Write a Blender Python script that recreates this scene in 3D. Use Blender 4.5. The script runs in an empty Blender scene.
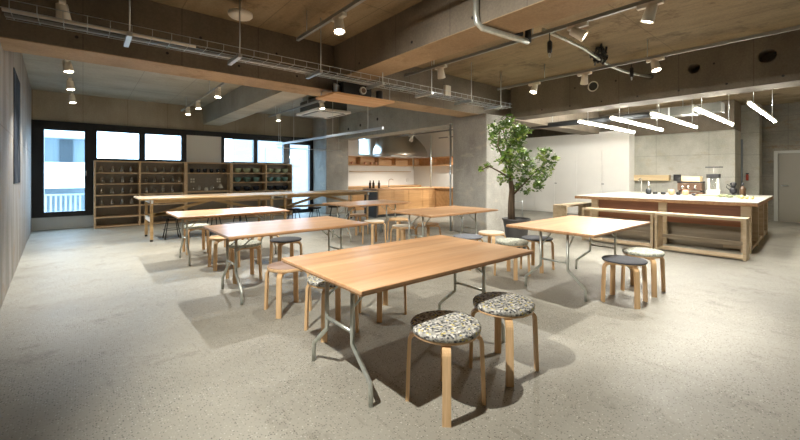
import bpy, math, random
from mathutils import Vector, Matrix, Euler
random.seed(7)
C = bpy.context.scene.collection
PI = math.pi

# ------------------------------------------------------------------ mesh builder
class MB:
    def __init__(s):
        s.v = []; s.f = []; s.sm = []
    def add(s, vs, fs, smooth=False):
        o = len(s.v); s.v += [tuple(p) for p in vs]
        for f in fs:
            s.f.append(tuple(i + o for i in f)); s.sm.append(smooth)
        return s
    def box(s, a, b, m=None):
        x0, y0, z0 = a; x1, y1, z1 = b
        vs = [Vector(p) for p in ((x0,y0,z0),(x1,y0,z0),(x1,y1,z0),(x0,y1,z0),(x0,y0,z1),(x1,y0,z1),(x1,y1,z1),(x0,y1,z1))]
        if m: vs = [m @ p for p in vs]
        return s.add(vs, [(0,3,2,1),(4,5,6,7),(0,1,5,4),(1,2,6,5),(2,3,7,6),(3,0,4,7)])
    def bbox(s, a, b, r=0.004, m=None):
        """box with chamfered vertical and top edges"""
        x0,y0,z0 = a; x1,y1,z1 = b
        def ring(i, z):
            return [(x0+i+r,y0+i,z),(x1-i-r,y0+i,z),(x1-i,y0+i+r,z),(x1-i,y1-i-r,z),(x1-i-r,y1-i,z),(x0+i+r,y1-i,z),(x0+i,y1-i-r,z),(x0+i,y0+i+r,z)]
        rs = [ring(r,z0), ring(0,z0+r), ring(0,z1-r), ring(r,z1)]
        vs = [Vector(p) for q in rs for p in q]
        if m: vs = [m @ p for p in vs]
        fs = [tuple(range(7,-1,-1)), tuple(range(24,32))]
        for k in range(3):
            for i in range(8):
                j = (i+1) % 8
                fs.append((k*8+i, k*8+j, k*8+8+j, k*8+8+i))
        return s.add(vs, fs)
    def lathe(s, prof, c=(0,0,0), n=24, m=None, smooth=True):
        vs = []; fs = []
        for r, z in prof:
            for i in range(n):
                a = 2*PI*i/n
                p = Vector((r*math.cos(a), r*math.sin(a), z))
                if m: p = m @ p
                vs.append(p + Vector(c))
        for k in range(len(prof)-1):
            for i in range(n):
                j = (i+1) % n
                fs.append((k*n+i, k*n+j, k*n+n+j, k*n+n+i))
        fs.append(tuple(range(n-1,-1,-1))); fs.append(tuple(range((len(prof)-1)*n, len(prof)*n)))
        return s.add(vs, fs, smooth)
    def cyl(s, p0, p1, r, n=12, r1=None):
        p0 = Vector(p0); p1 = Vector(p1); d = p1-p0
        q = d.to_track_quat('Z', 'Y').to_matrix().to_4x4()
        return s.lathe([(r,0),(r if r1 is None else r1, d.length)], p0, n, q)
    def tube(s, pts, r, n=8, closed=False):
        pts = [Vector(p) for p in pts]; vs = []; fs = []
        N = len(pts); up = None
        for i, p in enumerate(pts):
            if closed: t = pts[(i+1)%N]-pts[i-1]
            else: t = (pts[min(i+1,N-1)]-pts[max(i-1,0)])
            t.normalize()
            if up is None:
                up = Vector((0,0,1)) if abs(t.z) < .9 else Vector((1,0,0))
            a = t.cross(up); a.normalize(); b = a.cross(t); up = b
            rr = r[i] if isinstance(r, (list, tuple)) else r
            for k in range(n):
                th = 2*PI*k/n
                vs.append(p + a*(rr*math.cos(th)) + b*(rr*math.sin(th)))
        M = N if closed else N-1
        for i in range(M):
            i2 = (i+1) % N
            for k in range(n):
                j = (k+1) % n
                fs.append((i*n+k, i*n+j, i2*n+j, i2*n+k))
        if not closed:
            fs.append(tuple(range(n-1,-1,-1))); fs.append(tuple(range((N-1)*n, N*n)))
        return s.add(vs, fs, True)
    def sweep(s, pts, w, t, side):
        """rectangular bar swept along pts lying in a vertical plane; side = unit width direction"""
        pts = [Vector(p) for p in pts]; side = Vector(side); vs = []; fs = []; N = len(pts)
        for i, p in enumerate(pts):
            d = (pts[min(i+1,N-1)]-pts[max(i-1,0)]).normalized(); nn = d.cross(side).normalized()
            for a, b in ((-1,-1),(1,-1),(1,1),(-1,1)):
                vs.append(p + side*(a*w/2) + nn*(b*t/2))
        for i in range(N-1):
            for k in range(4):
                j = (k+1) % 4
                fs.append((i*4+k, i*4+j, i*4+4+j, i*4+4+k))
        fs.append((3,2,1,0)); fs.append(tuple(range((N-1)*4, N*4)))
        return s.add(vs, fs)
    def sphere(s, c, r, n=14, m=8, sq=(1,1,1)):
        prof = [(max(r*math.sin(PI*k/m), 1e-4), -r*math.cos(PI*k/m)) for k in range(m+1)]
        return s.lathe(prof, c, n, Matrix.Diagonal((sq[0],sq[1],sq[2],1)))
    def build(s, name, mat=None, parent=None, loc=None):
        me = bpy.data.meshes.new(name); me.from_pydata(s.v, [], s.f); me.update()
        import bmesh
        b = bmesh.new(); b.from_mesh(me); bmesh.ops.recalc_face_normals(b, faces=b.faces); b.to_mesh(me); b.free()
        if any(s.sm) :
            for p, q in zip(me.polygons, s.sm): p.use_smooth = q and len(p.vertices) < 5
        o = bpy.data.objects.new(name, me); C.objects.link(o)
        if mat: me.materials.append(mat)
        if parent: o.parent = parent
        if loc: o.location = loc
        return o

def thing(name, label, cat, loc=(0,0,0), rz=0, group=None):
    o = bpy.data.objects.new(name, None); C.objects.link(o)
    o.empty_display_size = .1; o.location = loc; o.rotation_euler = (0,0,rz)
    return tag(o, label, cat, group)
def tag(o, label, cat, group=None):
    o['label'] = label; o['category'] = cat
    if group: o['group'] = group
    return o
def struct(o):
    o['kind'] = 'structure'; return o
def dup(root, loc, rz, label, group=None):
    r = root.copy(); C.objects.link(r); r.location = loc; r.rotation_euler = (0,0,rz); r['label'] = label
    if group: r['group'] = group
    for ch in list(root.children):
        c = ch.copy(); C.objects.link(c); c.parent = r
        for g in list(ch.children):
            d = g.copy(); C.objects.link(d); d.parent = c
    return r

# ------------------------------------------------------------------ materials
def newmat(name):
    m = bpy.data.materials.new(name); m.use_nodes = True
    nt = m.node_tree; return m, nt, nt.nodes['Principled BSDF']
def plain(name, col, rough=.5, metal=0, emit=None, est=0, noise=.0, nscale=8, spec=None):
    m, nt, b = newmat(name)
    b.inputs['Roughness'].default_value = rough; b.inputs['Metallic'].default_value = metal
    b.inputs['Base Color'].default_value = (*col, 1)
    if spec is not None: b.inputs['Specular IOR Level'].default_value = spec
    if emit:
        b.inputs['Emission Color'].default_value = (*emit, 1); b.inputs['Emission Strength'].default_value = est
    if noise:
        t = nt.nodes.new('ShaderNodeTexCoord'); n = nt.nodes.new('ShaderNodeTexNoise'); r = nt.nodes.new('ShaderNodeValToRGB')
        n.inputs['Scale'].default_value = nscale; n.inputs['Detail'].default_value = 5
        r.color_ramp.elements[0].position = .3; r.color_ramp.elements[1].position = .7
        r.color_ramp.elements[0].color = (*[c*(1-noise) for c in col], 1); r.color_ramp.elements[1].color = (*[min(1, c*(1+noise)) for c in col], 1)
        nt.links.new(t.outputs['Object'], n.inputs['Vector']); nt.links.new(n.outputs['Fac'], r.inputs['Fac']); nt.links.new(r.outputs['Color'], b.inputs['Base Color'])
    return m
def ramp(nt, stops):
    r = nt.nodes.new('ShaderNodeValToRGB'); e = r.color_ramp.elements
    while len(e) < len(stops): e.new(.5)
    for el, (p, c) in zip(e, stops):
        el.position = p; el.color = (*c, 1)
    return r
def mixc(nt, fac, a, b, mode='MIX'):
    n = nt.nodes.new('ShaderNodeMix'); n.data_type = 'RGBA'; n.blend_type = mode
    for sock, v in ((n.inputs[0], fac), (n.inputs[6], a), (n.inputs[7], b)):
        if hasattr(v, 'is_output'): nt.links.new(v, sock)
        elif isinstance(v, (int, float)): sock.default_value = v
        else: sock.default_value = (*v, 1)
    return n.outputs[2]
def noise(nt, vec, scale, detail=5, rough=.55):
    n = nt.nodes.new('ShaderNodeTexNoise'); n.inputs['Scale'].default_value = scale; n.inputs['Detail'].default_value = detail; n.inputs['Roughness'].default_value = rough
    nt.links.new(vec, n.inputs['Vector']); return n.outputs['Fac']
def coords(nt, scale=(1,1,1), rot=(0,0,0)):
    t = nt.nodes.new('ShaderNodeTexCoord'); mp = nt.nodes.new('ShaderNodeMapping')
    mp.inputs['Scale'].default_value = scale; mp.inputs['Rotation'].default_value = rot
    nt.links.new(t.outputs['Object'], mp.inputs['Vector']); return mp.outputs['Vector']
def bump(nt, b, h, strength=.2, dist=.01):
    n = nt.nodes.new('ShaderNodeBump'); n.inputs['Strength'].default_value = strength; n.inputs['Distance'].default_value = dist
    nt.links.new(h, n.inputs['Height']); nt.links.new(n.outputs['Normal'], b.inputs['Normal'])

def concrete(name, lo, mid, hi, stain=None, panel=None, streak=(1,1,1), rough=.75, axis=None):
    """cast concrete: cloudy tone, fine grain, formwork seams, stains of its own"""
    m, nt, b = newmat(name); L = nt.links
    v = coords(nt, streak)
    n1 = noise(nt, v, 1.3, 6, .6); r1 = ramp(nt, [(.3, lo), (.5, mid), (.72, hi)]); L.new(n1, r1.inputs['Fac'])
    n2 = noise(nt, coords(nt), 45, 4, .6); r2 = ramp(nt, [(.35, (.82,.82,.82)), (.65, (1.08,1.08,1.08))]); L.new(n2, r2.inputs['Fac'])
    col = mixc(nt, .8, r1.outputs['Color'], r2.outputs['Color'], 'MULTIPLY')
    if stain:
        n3 = noise(nt, coords(nt, (1.0,1.0,2.2)), 2.3, 7, .7); r3 = ramp(nt, [(.55, (0,0,0)), (.68, (1,1,1))]); L.new(n3, r3.inputs['Fac'])
        col = mixc(nt, r3.outputs['Color'], col, stain)
    if panel:
        sep = nt.nodes.new('ShaderNodeSeparateXYZ'); L.new(coords(nt), sep.inputs[0])
        for ax, pitch in panel:
            md = nt.nodes.new('ShaderNodeMath'); md.operation = 'PINGPONG'; md.inputs[1].default_value = pitch/2
            L.new(sep.outputs[ax], md.inputs[0])
            lt = nt.nodes.new('ShaderNodeMath'); lt.operation = 'LESS_THAN'; lt.inputs[1].default_value = .006
            L.new(md.outputs[0], lt.inputs[0])
            sc = nt.nodes.new('ShaderNodeMath'); sc.operation = 'MULTIPLY'; sc.inputs[1].default_value = .45; L.new(lt.outputs[0], sc.inputs[0])
            col = mixc(nt, sc.outputs[0], col, tuple(c*.45 for c in lo))
    L.new(col, b.inputs['Base Color']); b.inputs['Roughness'].default_value = rough
    bump(nt, b, n2, .25, .004)
    return m

def wood(name, dark, mid, light, axis='X', scale=1.0, rough=.45, plank=None, coat=0, knots=0):
    m, nt, b = newmat(name); L = nt.links
    s = {'X': (.35,9,9), 'Y': (9,.35,9), 'Z': (9,9,.35)}[axis]
    v = coords(nt, tuple(k*scale for k in s))
    n1 = noise(nt, v, 1.5, 5, .6); r1 = ramp(nt, [(.3, dark), (.5, mid), (.7, light)]); L.new(n1, r1.inputs['Fac'])
    s2 = tuple(k*scale*4 for k in s)
    n2 = noise(nt, coords(nt, s2), 3, 3, .5); r2 = ramp(nt, [(.3, (.84,.82,.8)), (.7, (1.06,1.06,1.06))]); L.new(n2, r2.inputs['Fac'])
    col = mixc(nt, .7, r1.outputs['Color'], r2.outputs['Color'], 'MULTIPLY')
    if plank:
        ax, pitch = plank
        sep = nt.nodes.new('ShaderNodeSeparateXYZ'); L.new(coords(nt), sep.inputs[0])
        dv = nt.nodes.new('ShaderNodeMath'); dv.operation = 'DIVIDE'; dv.inputs[1].default_value = pitch; L.new(sep.outputs[ax], dv.inputs[0])
        fl = nt.nodes.new('ShaderNodeMath'); fl.operation = 'FLOOR'; L.new(dv.outputs[0], fl.inputs[0])
        wn = nt.nodes.new('ShaderNodeTexWhiteNoise'); wn.noise_dimensions = '1D'; L.new(fl.outputs[0], wn.inputs['W'])
        rr = ramp(nt, [(0, (.86,.84,.82)), (1, (1.1,1.09,1.06))]); L.new(wn.outputs['Value'], rr.inputs['Fac'])
        col = mixc(nt, 1.0, col, rr.outputs['Color'], 'MULTIPLY')
    L.new(col, b.inputs['Base Color']); b.inputs['Roughness'].default_value = rough
    if coat:
        b.inputs['Coat Weight'].default_value = coat; b.inputs['Coat Roughness'].default_value = .30
    return m

def floor_mat():
    m, nt, b = newmat('polished_concrete_floor'); L = nt.links
    n1 = noise(nt, coords(nt, (.8,.8,1)), .55, 7, .6)
    r1 = ramp(nt, [(.3, (.225,.215,.18)), (.52, (.31,.298,.255)), (.7, (.38,.367,.32))]); L.new(n1, r1.inputs['Fac'])
    nb = noise(nt, coords(nt, (1.2,1.2,1)), 1.5, 8, .72); rb = ramp(nt, [(.57, (1,1,1)), (.66, (.60,.59,.57))]); L.new(nb, rb.inputs['Fac'])
    col = mixc(nt, .6, r1.outputs['Color'], rb.outputs['Color'], 'MULTIPLY')
    # trowel scuffs: thin bent streaks
    ns = noise(nt, coords(nt, (2.2,.5,1), (0,0,.6)), 2.6, 6, .75); rs = ramp(nt, [(.60, (1,1,1)), (.66, (.66,.65,.63))]); L.new(ns, rs.inputs['Fac'])
    col = mixc(nt, .55, col, rs.outputs['Color'], 'MULTIPLY')
    # exposed aggregate
    vo = nt.nodes.new('ShaderNodeTexVoronoi'); vo.inputs['Scale'].default_value = 80; L.new(coords(nt), vo.inputs['Vector'])
    rv = ramp(nt, [(.22, (1,1,1)), (.36, (0,0,0))]); L.new(vo.outputs['Distance'], rv.inputs['Fac'])
    wn = nt.nodes.new('ShaderNodeSeparateColor'); L.new(vo.outputs['Color'], wn.inputs[0])
    rc = ramp(nt, [(.0, (.03,.027,.024)), (.38, (.07,.062,.052)), (.5, (.25,.235,.20)), (.8, (.42,.40,.35)), (1, (.60,.58,.53))]); L.new(wn.outputs[0], rc.inputs['Fac'])
    nm = noise(nt, coords(nt), 1.1, 3); rm = ramp(nt, [(.35, (.45,.45,.45)), (.58, (1,1,1))]); L.new(nm, rm.inputs['Fac'])
    fac = mixc(nt, 1.0, rv.outputs['Color'], rm.outputs['Color'], 'MULTIPLY')
    col = mixc(nt, fac, col, rc.outputs['Color'])
    L.new(col, b.inputs['Base Color'])
    rr = ramp(nt, [(.3, (.42,.42,.42)), (.7, (.6,.6,.6))]); L.new(nb, rr.inputs['Fac']); L.new(rr.outputs['Color'], b.inputs['Roughness'])
    bump(nt, b, n1, .05, .01)
    return m

def speckle_mat(name, base, chips, scale=34):
    m, nt, b = newmat(name); L = nt.links
    vo = nt.nodes.new('ShaderNodeTexVoronoi'); vo.inputs['Scale'].default_value = scale; vo.inputs['Randomness'].default_value = 1
    L.new(coords(nt), vo.inputs['Vector'])
    sp = nt.nodes.new('ShaderNodeSeparateColor'); L.new(vo.outputs['Color'], sp.inputs[0])
    n = len(chips); r = ramp(nt, [(k/n, c) for k, c in enumerate(chips)]); r.color_ramp.interpolation = 'CONSTANT'; L.new(sp.outputs[0], r.inputs['Fac'])
    rv = ramp(nt, [(.55, (0,0,0)), (.8, (1,1,1))]); L.new(vo.outputs['Distance'], rv.inputs['Fac'])
    L.new(mixc(nt, rv.outputs['Color'], r.outputs['Color'], base), b.inputs['Base Color'])
    b.inputs['Roughness'].default_value = .9; bump(nt, b, vo.outputs['Distance'], .5, .006)
    return m

def glass_mat(name, tint=(1,1,1), gloss=.06):
    m = bpy.data.materials.new(name); m.use_nodes = True; nt = m.node_tree; nt.nodes.clear()
    o = nt.nodes.new('ShaderNodeOutputMaterial'); t = nt.nodes.new('ShaderNodeBsdfTransparent'); g = nt.nodes.new('ShaderNodeBsdfGlossy'); mx = nt.nodes.new('ShaderNodeMixShader')
    t.inputs['Color'].default_value = (*tint, 1); g.inputs['Roughness'].default_value = .03; mx.inputs[0].default_value = gloss
    nt.links.new(t.outputs[0], mx.inputs[1]); nt.links.new(g.outputs[0], mx.inputs[2]); nt.links.new(mx.outputs[0], o.inputs[0])
    return m

M = dict(
 floor=floor_mat(),
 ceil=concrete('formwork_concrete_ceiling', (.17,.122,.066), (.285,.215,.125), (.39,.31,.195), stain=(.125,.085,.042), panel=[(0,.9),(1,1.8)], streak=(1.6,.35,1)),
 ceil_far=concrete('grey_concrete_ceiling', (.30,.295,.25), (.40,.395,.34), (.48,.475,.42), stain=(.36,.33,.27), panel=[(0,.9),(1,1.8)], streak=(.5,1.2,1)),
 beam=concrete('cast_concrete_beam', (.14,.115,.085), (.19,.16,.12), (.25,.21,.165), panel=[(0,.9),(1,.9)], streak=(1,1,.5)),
 wall=concrete('cast_concrete_wall', (.29,.25,.19), (.39,.345,.27), (.48,.43,.36), panel=[(0,.9),(2,1.8)], streak=(1,1,.4)),
 lwall=concrete('board_marked_concrete_wall', (.20,.185,.165), (.30,.28,.255), (.42,.40,.37), stain=(.30,.235,.175), panel=[(1,.3),(2,1.8)], streak=(1,2.2,.35)),
 column=concrete('chipped_concrete_column', (.28,.268,.24), (.38,.368,.335), (.48,.468,.43), stain=(.50,.465,.39), streak=(1.5,1.5,.8)),
 pale=concrete('pale_concrete_wall', (.40,.40,.345), (.54,.535,.475), (.66,.65,.595), stain=(.46,.43,.33), panel=[(1,1.25),(2,.62)], streak=(1,1,.8)),
 rough=concrete('stained_block_wall', (.14,.13,.105), (.21,.195,.16), (.28,.265,.225), stain=(.19,.135,.07), panel=[(1,1.1),(2,.42)], streak=(1,1,2)),
 white=plain('white_painted_board', (.86,.845,.805), .6, noise=.02, nscale=2),
 sill=plain('white_sill_and_glare', (.86,.88,.89), .5),
 blind=plain('grey_white_blank_panel', (.82,.80,.76), .8),
 black=plain('black_window_frame', (.012,.013,.016), .35),
 table=wood('orange_cedar_tabletop', (.60,.325,.155), (.71,.42,.225), (.78,.51,.30), 'X', 1.0, .33, plank=(1,.17), coat=.5),
 edge=wood('dark_table_edge', (.36,.19,.09), (.45,.25,.12), (.52,.31,.16), 'X', 1, .5),
 birch=wood('birch_bentwood', (.60,.37,.18), (.70,.46,.24), (.77,.54,.31), 'Z', 1.2, .4),
 birch_x=wood('birch_seat', (.60,.38,.20), (.70,.47,.26), (.78,.55,.33), 'X', 1.2, .4),
 pine=wood('pale_pine_board', (.46,.35,.22), (.54,.425,.28), (.61,.50,.36), 'Y', 1, .5),
 shelfwood=wood('shelf_pine', (.60,.42,.25), (.71,.52,.33), (.79,.61,.41), 'X', 1, .5),
 bench=wood('workbench_oak', (.48,.31,.14), (.58,.39,.19), (.66,.46,.25), 'X', 1, .45),
 ply=wood('warm_plywood', (.62,.36,.17), (.72,.45,.23), (.78,.53,.30), 'X', .6, .5),
 cab=wood('oak_cabinet_front', (.34,.18,.075), (.42,.235,.10), (.48,.285,.135), 'X', .8, .45, plank=(0,.55)),
 red=wood('red_brown_panel', (.20,.075,.035), (.25,.10,.047), (.30,.125,.06), 'Y', 1, .5),
 greyply=wood('greyed_plywood', (.25,.21,.155), (.31,.265,.20), (.37,.32,.25), 'Y', .7, .6),
 steel=plain('galvanised_steel_tube', (.56,.59,.55), .36, .65, noise=.12, nscale=25),
 zinc=plain('bright_zinc_steel', (.62,.66,.68), .32, .9),
 duct=plain('galvanised_duct', (.08,.08,.07), .5, .3, noise=.12, nscale=6),
 hood=plain('brushed_stainless_hood', (.62,.60,.56), .28, .95),
 trackm=plain('grey_lighting_track', (.34,.35,.35), .4, .5),
 lampw=plain('white_lamp_body', (.80,.76,.68), .4),
 dark=plain('black_plastic', (.018,.018,.02), .45),
 darkm=plain('dark_metal', (.05,.055,.06), .4, .5),
 ink=plain('charcoal_shelf_back', (.075,.066,.055), .7, noise=.1),
 greyback=plain('grey_felt_back_panel', (.30,.275,.24), .85, noise=.06, nscale=20),
 felt=plain('charcoal_wool_felt', (.072,.075,.085), .95, noise=.2, nscale=90),
 feltblue=plain('blue_grey_wool_felt', (.19,.205,.235), .95, noise=.15, nscale=90),
 lino=plain('mushroom_linoleum', (.40,.27,.21), .5, noise=.05),
 cream=plain('cream_seat_laminate', (.74,.70,.60), .5),
 chips=speckle_mat('speckled_foam_chips', (.36,.35,.31), [(.50,.50,.46),(.05,.055,.06),(.36,.36,.33),(.62,.61,.57),(.17,.17,.17),(.48,.47,.43),(.30,.30,.28),(.66,.56,.17),(.42,.42,.39),(.09,.10,.12),(.74,.73,.70),(.03,.03,.035),(.24,.24,.23),(.62,.61,.56),(.08,.08,.09)], 78),
 chipslight=speckle_mat('pale_speckled_foam', (.42,.43,.37), [(.54,.56,.48),(.24,.26,.22),(.60,.61,.53),(.44,.47,.38),(.36,.37,.32),(.52,.52,.43)], 60),
 pot=plain('dark_grey_clay_pot', (.075,.072,.072), .6, noise=.1),
 soil=plain('dark_soil', (.03,.024,.018), .95),
 bark=wood('grey_brown_bark', (.05,.034,.02), (.09,.062,.038), (.14,.10,.065), 'Z', 2, .85),
 ac=plain('white_air_conditioner', (.86,.86,.83), .5),
 acdark=plain('dark_air_grille', (.06,.065,.065), .6),
 stone=plain('white_counter_stone', (.47,.46,.42), .3, noise=.03),
 bluegrey=plain('blue_grey_steel_post', (.22,.26,.28), .5, .2),
 door=plain('taupe_steel_door', (.235,.215,.17), .45, noise=.03, nscale=1),
 doorframe=plain('grey_door_frame', (.40,.40,.36), .4),
 glass=glass_mat('window_glass', (.97,.99,1), .05),
 jar=glass_mat('clear_jar_glass', (.93,.94,.94), .22),
 emitw=plain('lit_lamp_lens', (1,1,1), .5, emit=(1,.86,.62), est=40),
 tube=plain('lit_led_tube', (1,1,1), .5, emit=(1,.97,.88), est=150),
 bowlg=plain('pale_green_glaze', (.42,.50,.36), .25), bowlt=plain('teal_glaze', (.16,.30,.28), .25), bowlk=plain('navy_black_glaze', (.02,.025,.04), .25),
 ceram=plain('white_ceramic', (.80,.78,.73), .3), copper=plain('peach_copper_glaze', (.78,.42,.25), .3, .3), chrome=plain('chrome', (.75,.75,.74), .12, 1),
 brownmetal=plain('bronzed_machine_metal', (.22,.14,.10), .3, .7), gold=wood('pale_wood_cup_rack', (.68,.50,.28),(.75,.58,.34),(.8,.64,.4),'Y',1,.5),
 herb=plain('pale_green_leaves', (.36,.40,.22), .7, noise=.3, nscale=30), lemon=plain('yellow_skin', (.70,.58,.22), .5), fire=plain('red_enamel', (.45,.06,.03), .4),
 bottleb=plain('amber_bottle_glass', (.06,.035,.02), .15),
 facade=plain('white_facade_render', (.82,.86,.90), .8), facadeb=plain('blue_grey_facade', (.14,.18,.20), .7), winb=plain('facade_window_glass', (.03,.045,.055), .5), rail=plain('pale_railing_metal', (.24,.28,.30), .5), road=plain('asphalt', (.2,.2,.2), .9),
)
def picture_mat():
    m, nt, b = newmat('dark_blue_print'); L = nt.links
    n = noise(nt, coords(nt, (1,2.2,.6)), 1.6, 6, .7); r = ramp(nt, [(.40, (.016,.022,.034)), (.58, (.045,.055,.078)), (.74, (.26,.27,.29))]); L.new(n, r.inputs['Fac'])
    L.new(r.outputs['Color'], b.inputs['Base Color']); b.inputs['Roughness'].default_value = .95; b.inputs['Specular IOR Level'].default_value = .1
    return m
M['picture'] = picture_mat()
def leaf_mat():
    m, nt, b = newmat('glossy_fig_leaves'); L = nt.links
    n = noise(nt, coords(nt), 7, 3); r = ramp(nt, [(.3, (.04,.085,.016)), (.5, (.11,.21,.034)), (.66, (.32,.43,.08))]); L.new(n, r.inputs['Fac'])
    L.new(r.outputs['Color'], b.inputs['Base Color']); b.inputs['Roughness'].default_value = .4
    b.inputs['Subsurface Weight'].default_value = 0
    return m
M['leaf'] = leaf_mat()

# ------------------------------------------------------------------ room shell
CZ = 3.28
def wallx(y): return -.615 - .0435*(y-5.28)       # left wall runs slightly askew
struct(MB().box((-2,-3,-.12), (15.2,12.5,0)).build('floor', M['floor']))
struct(MB().box((-2,-3,CZ), (15.2,5.4,CZ+.15)).build('ceiling', M['ceil']))
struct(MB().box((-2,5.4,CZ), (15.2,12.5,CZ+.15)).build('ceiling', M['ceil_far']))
b = MB(); ya, yb = -3.0, 12.5
vs = [(wallx(ya)-.3,ya,0),(wallx(ya),ya,0),(wallx(yb),yb,0),(wallx(yb)-.3,yb,0)]
b.add(vs+[(x,y,CZ) for x,y,z in vs], [(0,3,2,1),(4,5,6,7),(0,1,5,4),(1,2,6,5),(2,3,7,6),(3,0,4,7)])
struct(b.build('wall_left', M['lwall']))
# far wall: concrete band above the glazing, low sill below, solid behind the shelving and to the right
FY = 12.2
struct(MB().box((-1.4,FY,2.58), (6.35,FY+.2,CZ)).build('wall_back', M['wall']))
struct(MB().box((-1.4,FY,0), (.25,FY+.2,.30)).build('wall_back_sill', M['sill']))
struct(MB().box((.25,FY+.02,0), (5.33,FY+.2,1.68)).build('wall_back_lower', M['ink']))
struct(MB().box((6.35,FY,0), (8.05,FY+.2,CZ)).box((8.6,FY,0), (15.2,FY+.2,CZ)).box((8.05,FY,0), (8.6,FY+.2,2.05)).box((8.05,FY,2.72), (8.6,FY+.2,CZ)).build('wall_back_right', M['white']))
struct(MB().box((-2,-3.2,0), (15.2,-3,CZ)).build('wall_near', M['wall']))
struct(MB().box((14.9,-3,0), (15.2,1.38-1.0,CZ)).build('wall_right', M['rough']))
struct(MB().box((14.9,1.38,0), (15.2,1.72,CZ)).build('wall_right', M['rough']))
struct(MB().box((14.9,.38,1.97), (15.2,1.38,CZ)).build('wall_right', M['rough']))
struct(MB().box((14.9,1.72,0), (15.2,12.2,CZ)).build('wall_right', M['pale']))
struct(MB().box((13.2,1.957,0), (14.0,9.3,2.50)).build('wall_bar_back', M['pale']))

# beams
def cutholes(o, cyls):
    cut = []
    for p0, p1, r in cyls:
        c = MB().cyl(p0, p1, r, 24).build('cutter', M['dark']); cut.append(c)
        md = o.modifiers.new('b', 'BOOLEAN'); md.object = c; md.operation = 'DIFFERENCE'; md.solver = 'EXACT'
    dg = bpy.context.evaluated_depsgraph_get(); me = bpy.data.meshes.new_from_object(o.evaluated_get(dg))
    o.modifiers.clear(); o.data = me
    for c in cut: bpy.data.objects.remove(c)
def holes(parent, pts, normal, r=.016):
    for p in pts:
        q = Vector(p); n = Vector(normal)
        MB().cyl(q - n*.004, q + n*.003, r, 10).build('tie_hole', M['dark'], parent)
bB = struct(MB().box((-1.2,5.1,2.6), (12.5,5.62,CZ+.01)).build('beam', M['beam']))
holes(bB, [(x, 5.1, z) for x in (-.05,.75,1.55,2.35) for z in (2.72,)] + [(1.1,5.1,2.98),(2.05,5.1,2.98)], (0,-1,0))
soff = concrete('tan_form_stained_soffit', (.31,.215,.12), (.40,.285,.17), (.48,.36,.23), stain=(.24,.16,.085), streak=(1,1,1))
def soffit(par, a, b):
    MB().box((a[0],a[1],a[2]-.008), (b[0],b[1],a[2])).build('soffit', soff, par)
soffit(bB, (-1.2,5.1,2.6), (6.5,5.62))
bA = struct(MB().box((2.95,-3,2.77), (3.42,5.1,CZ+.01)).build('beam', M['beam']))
holes(bA, [(2.95, y, 2.86) for y in (.6,1.5,2.4,3.3,4.4)], (-1,0,0))
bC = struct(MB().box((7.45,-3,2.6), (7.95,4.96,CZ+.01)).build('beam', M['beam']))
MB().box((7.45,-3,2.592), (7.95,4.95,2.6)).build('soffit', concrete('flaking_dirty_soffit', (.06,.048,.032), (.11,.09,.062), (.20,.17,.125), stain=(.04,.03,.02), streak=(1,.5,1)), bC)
cutholes(bC, [((7.3,3.15,2.99),(7.75,3.15,2.99),.085), ((7.3,1.6,3.0),(7.75,1.6,3.0),.085), ((7.3,.76,3.0),(7.75,.76,3.0),.10), ((7.3,2.2,2.99),(7.75,2.2,2.99),.045)])
MB().tube([(7.445, 3.15+.09*math.cos(a), 2.99+.09*math.sin(a)) for a in [2*PI*k/24 for k in range(24)]], .011, 6, True).build('sleeve_ring', M['lampw'], bC)
MB().cyl((7.47,3.15,2.99), (7.46,3.15,2.99), .086, 24).build('hole_shade_disc', M['acdark'], bC)  # dark disc added to paint the shade inside the ringed hole
holes(bC, [(7.45, y, 2.68) for y in (.6,1.2,1.8,2.4,3.0,3.6,4.2)] + [(7.45, y, 3.02) for y in (1.35,.68,2.75,3.5)], (-1,0,0))
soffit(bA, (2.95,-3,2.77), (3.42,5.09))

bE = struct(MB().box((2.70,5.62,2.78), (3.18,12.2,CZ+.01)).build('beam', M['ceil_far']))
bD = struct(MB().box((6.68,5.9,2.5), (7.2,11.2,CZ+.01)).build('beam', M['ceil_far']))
holes(bD, [(6.68,y,z) for y,z in ((9.9,2.86),(9.0,2.95),(7.6,3.1),(10.6,2.8),(6.6,2.98))], (-1,0,0), .045)
colN = struct(MB().bbox((6.55,4.96,0), (7.52,5.92,2.61), .02).build('column', M['column']))
colF = struct(MB().bbox((6.2,11.2,0), (7.06,12.2,CZ), .015).build('column', M['column']))
colR = struct(MB().box((14.35,1.62,0), (14.9,2.18,CZ)).build('column', M['pale']))
bR = struct(MB().box((13.1,1.957,2.50), (14.05,9.3,CZ+.01)).build('beam', M['beam']))
steel_post = MB().box((14.20,1.95,0), (14.30,2.05,2.3)).build('steel_post', M['bluegrey'])
tag(steel_post, 'slim blue-grey steel post standing against the concrete pier beside the door', 'post')
# door on the right
d = struct(thing('door_1', 'taupe steel door in the stained wall at the far right', 'door', (14.92,.88,0)))
MB().box((.02,-.5,0), (.07,.5,1.95)).build('door_panel', M['door'], d)
MB().box((-.05,.42,0), (.1,.5,1.97)).box((-.05,-.5,0), (.1,-.42,1.97)).box((-.05,-.42,1.9), (.1,.42,1.97)).build('door_frame', M['doorframe'], d)
MB().cyl((.02,.34,1.0), (-.04,.34,1.0), .012).cyl((-.04,.34,1.0), (-.04,.22,1.0), .011).build('door_handle', M['zinc'], d)

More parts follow.
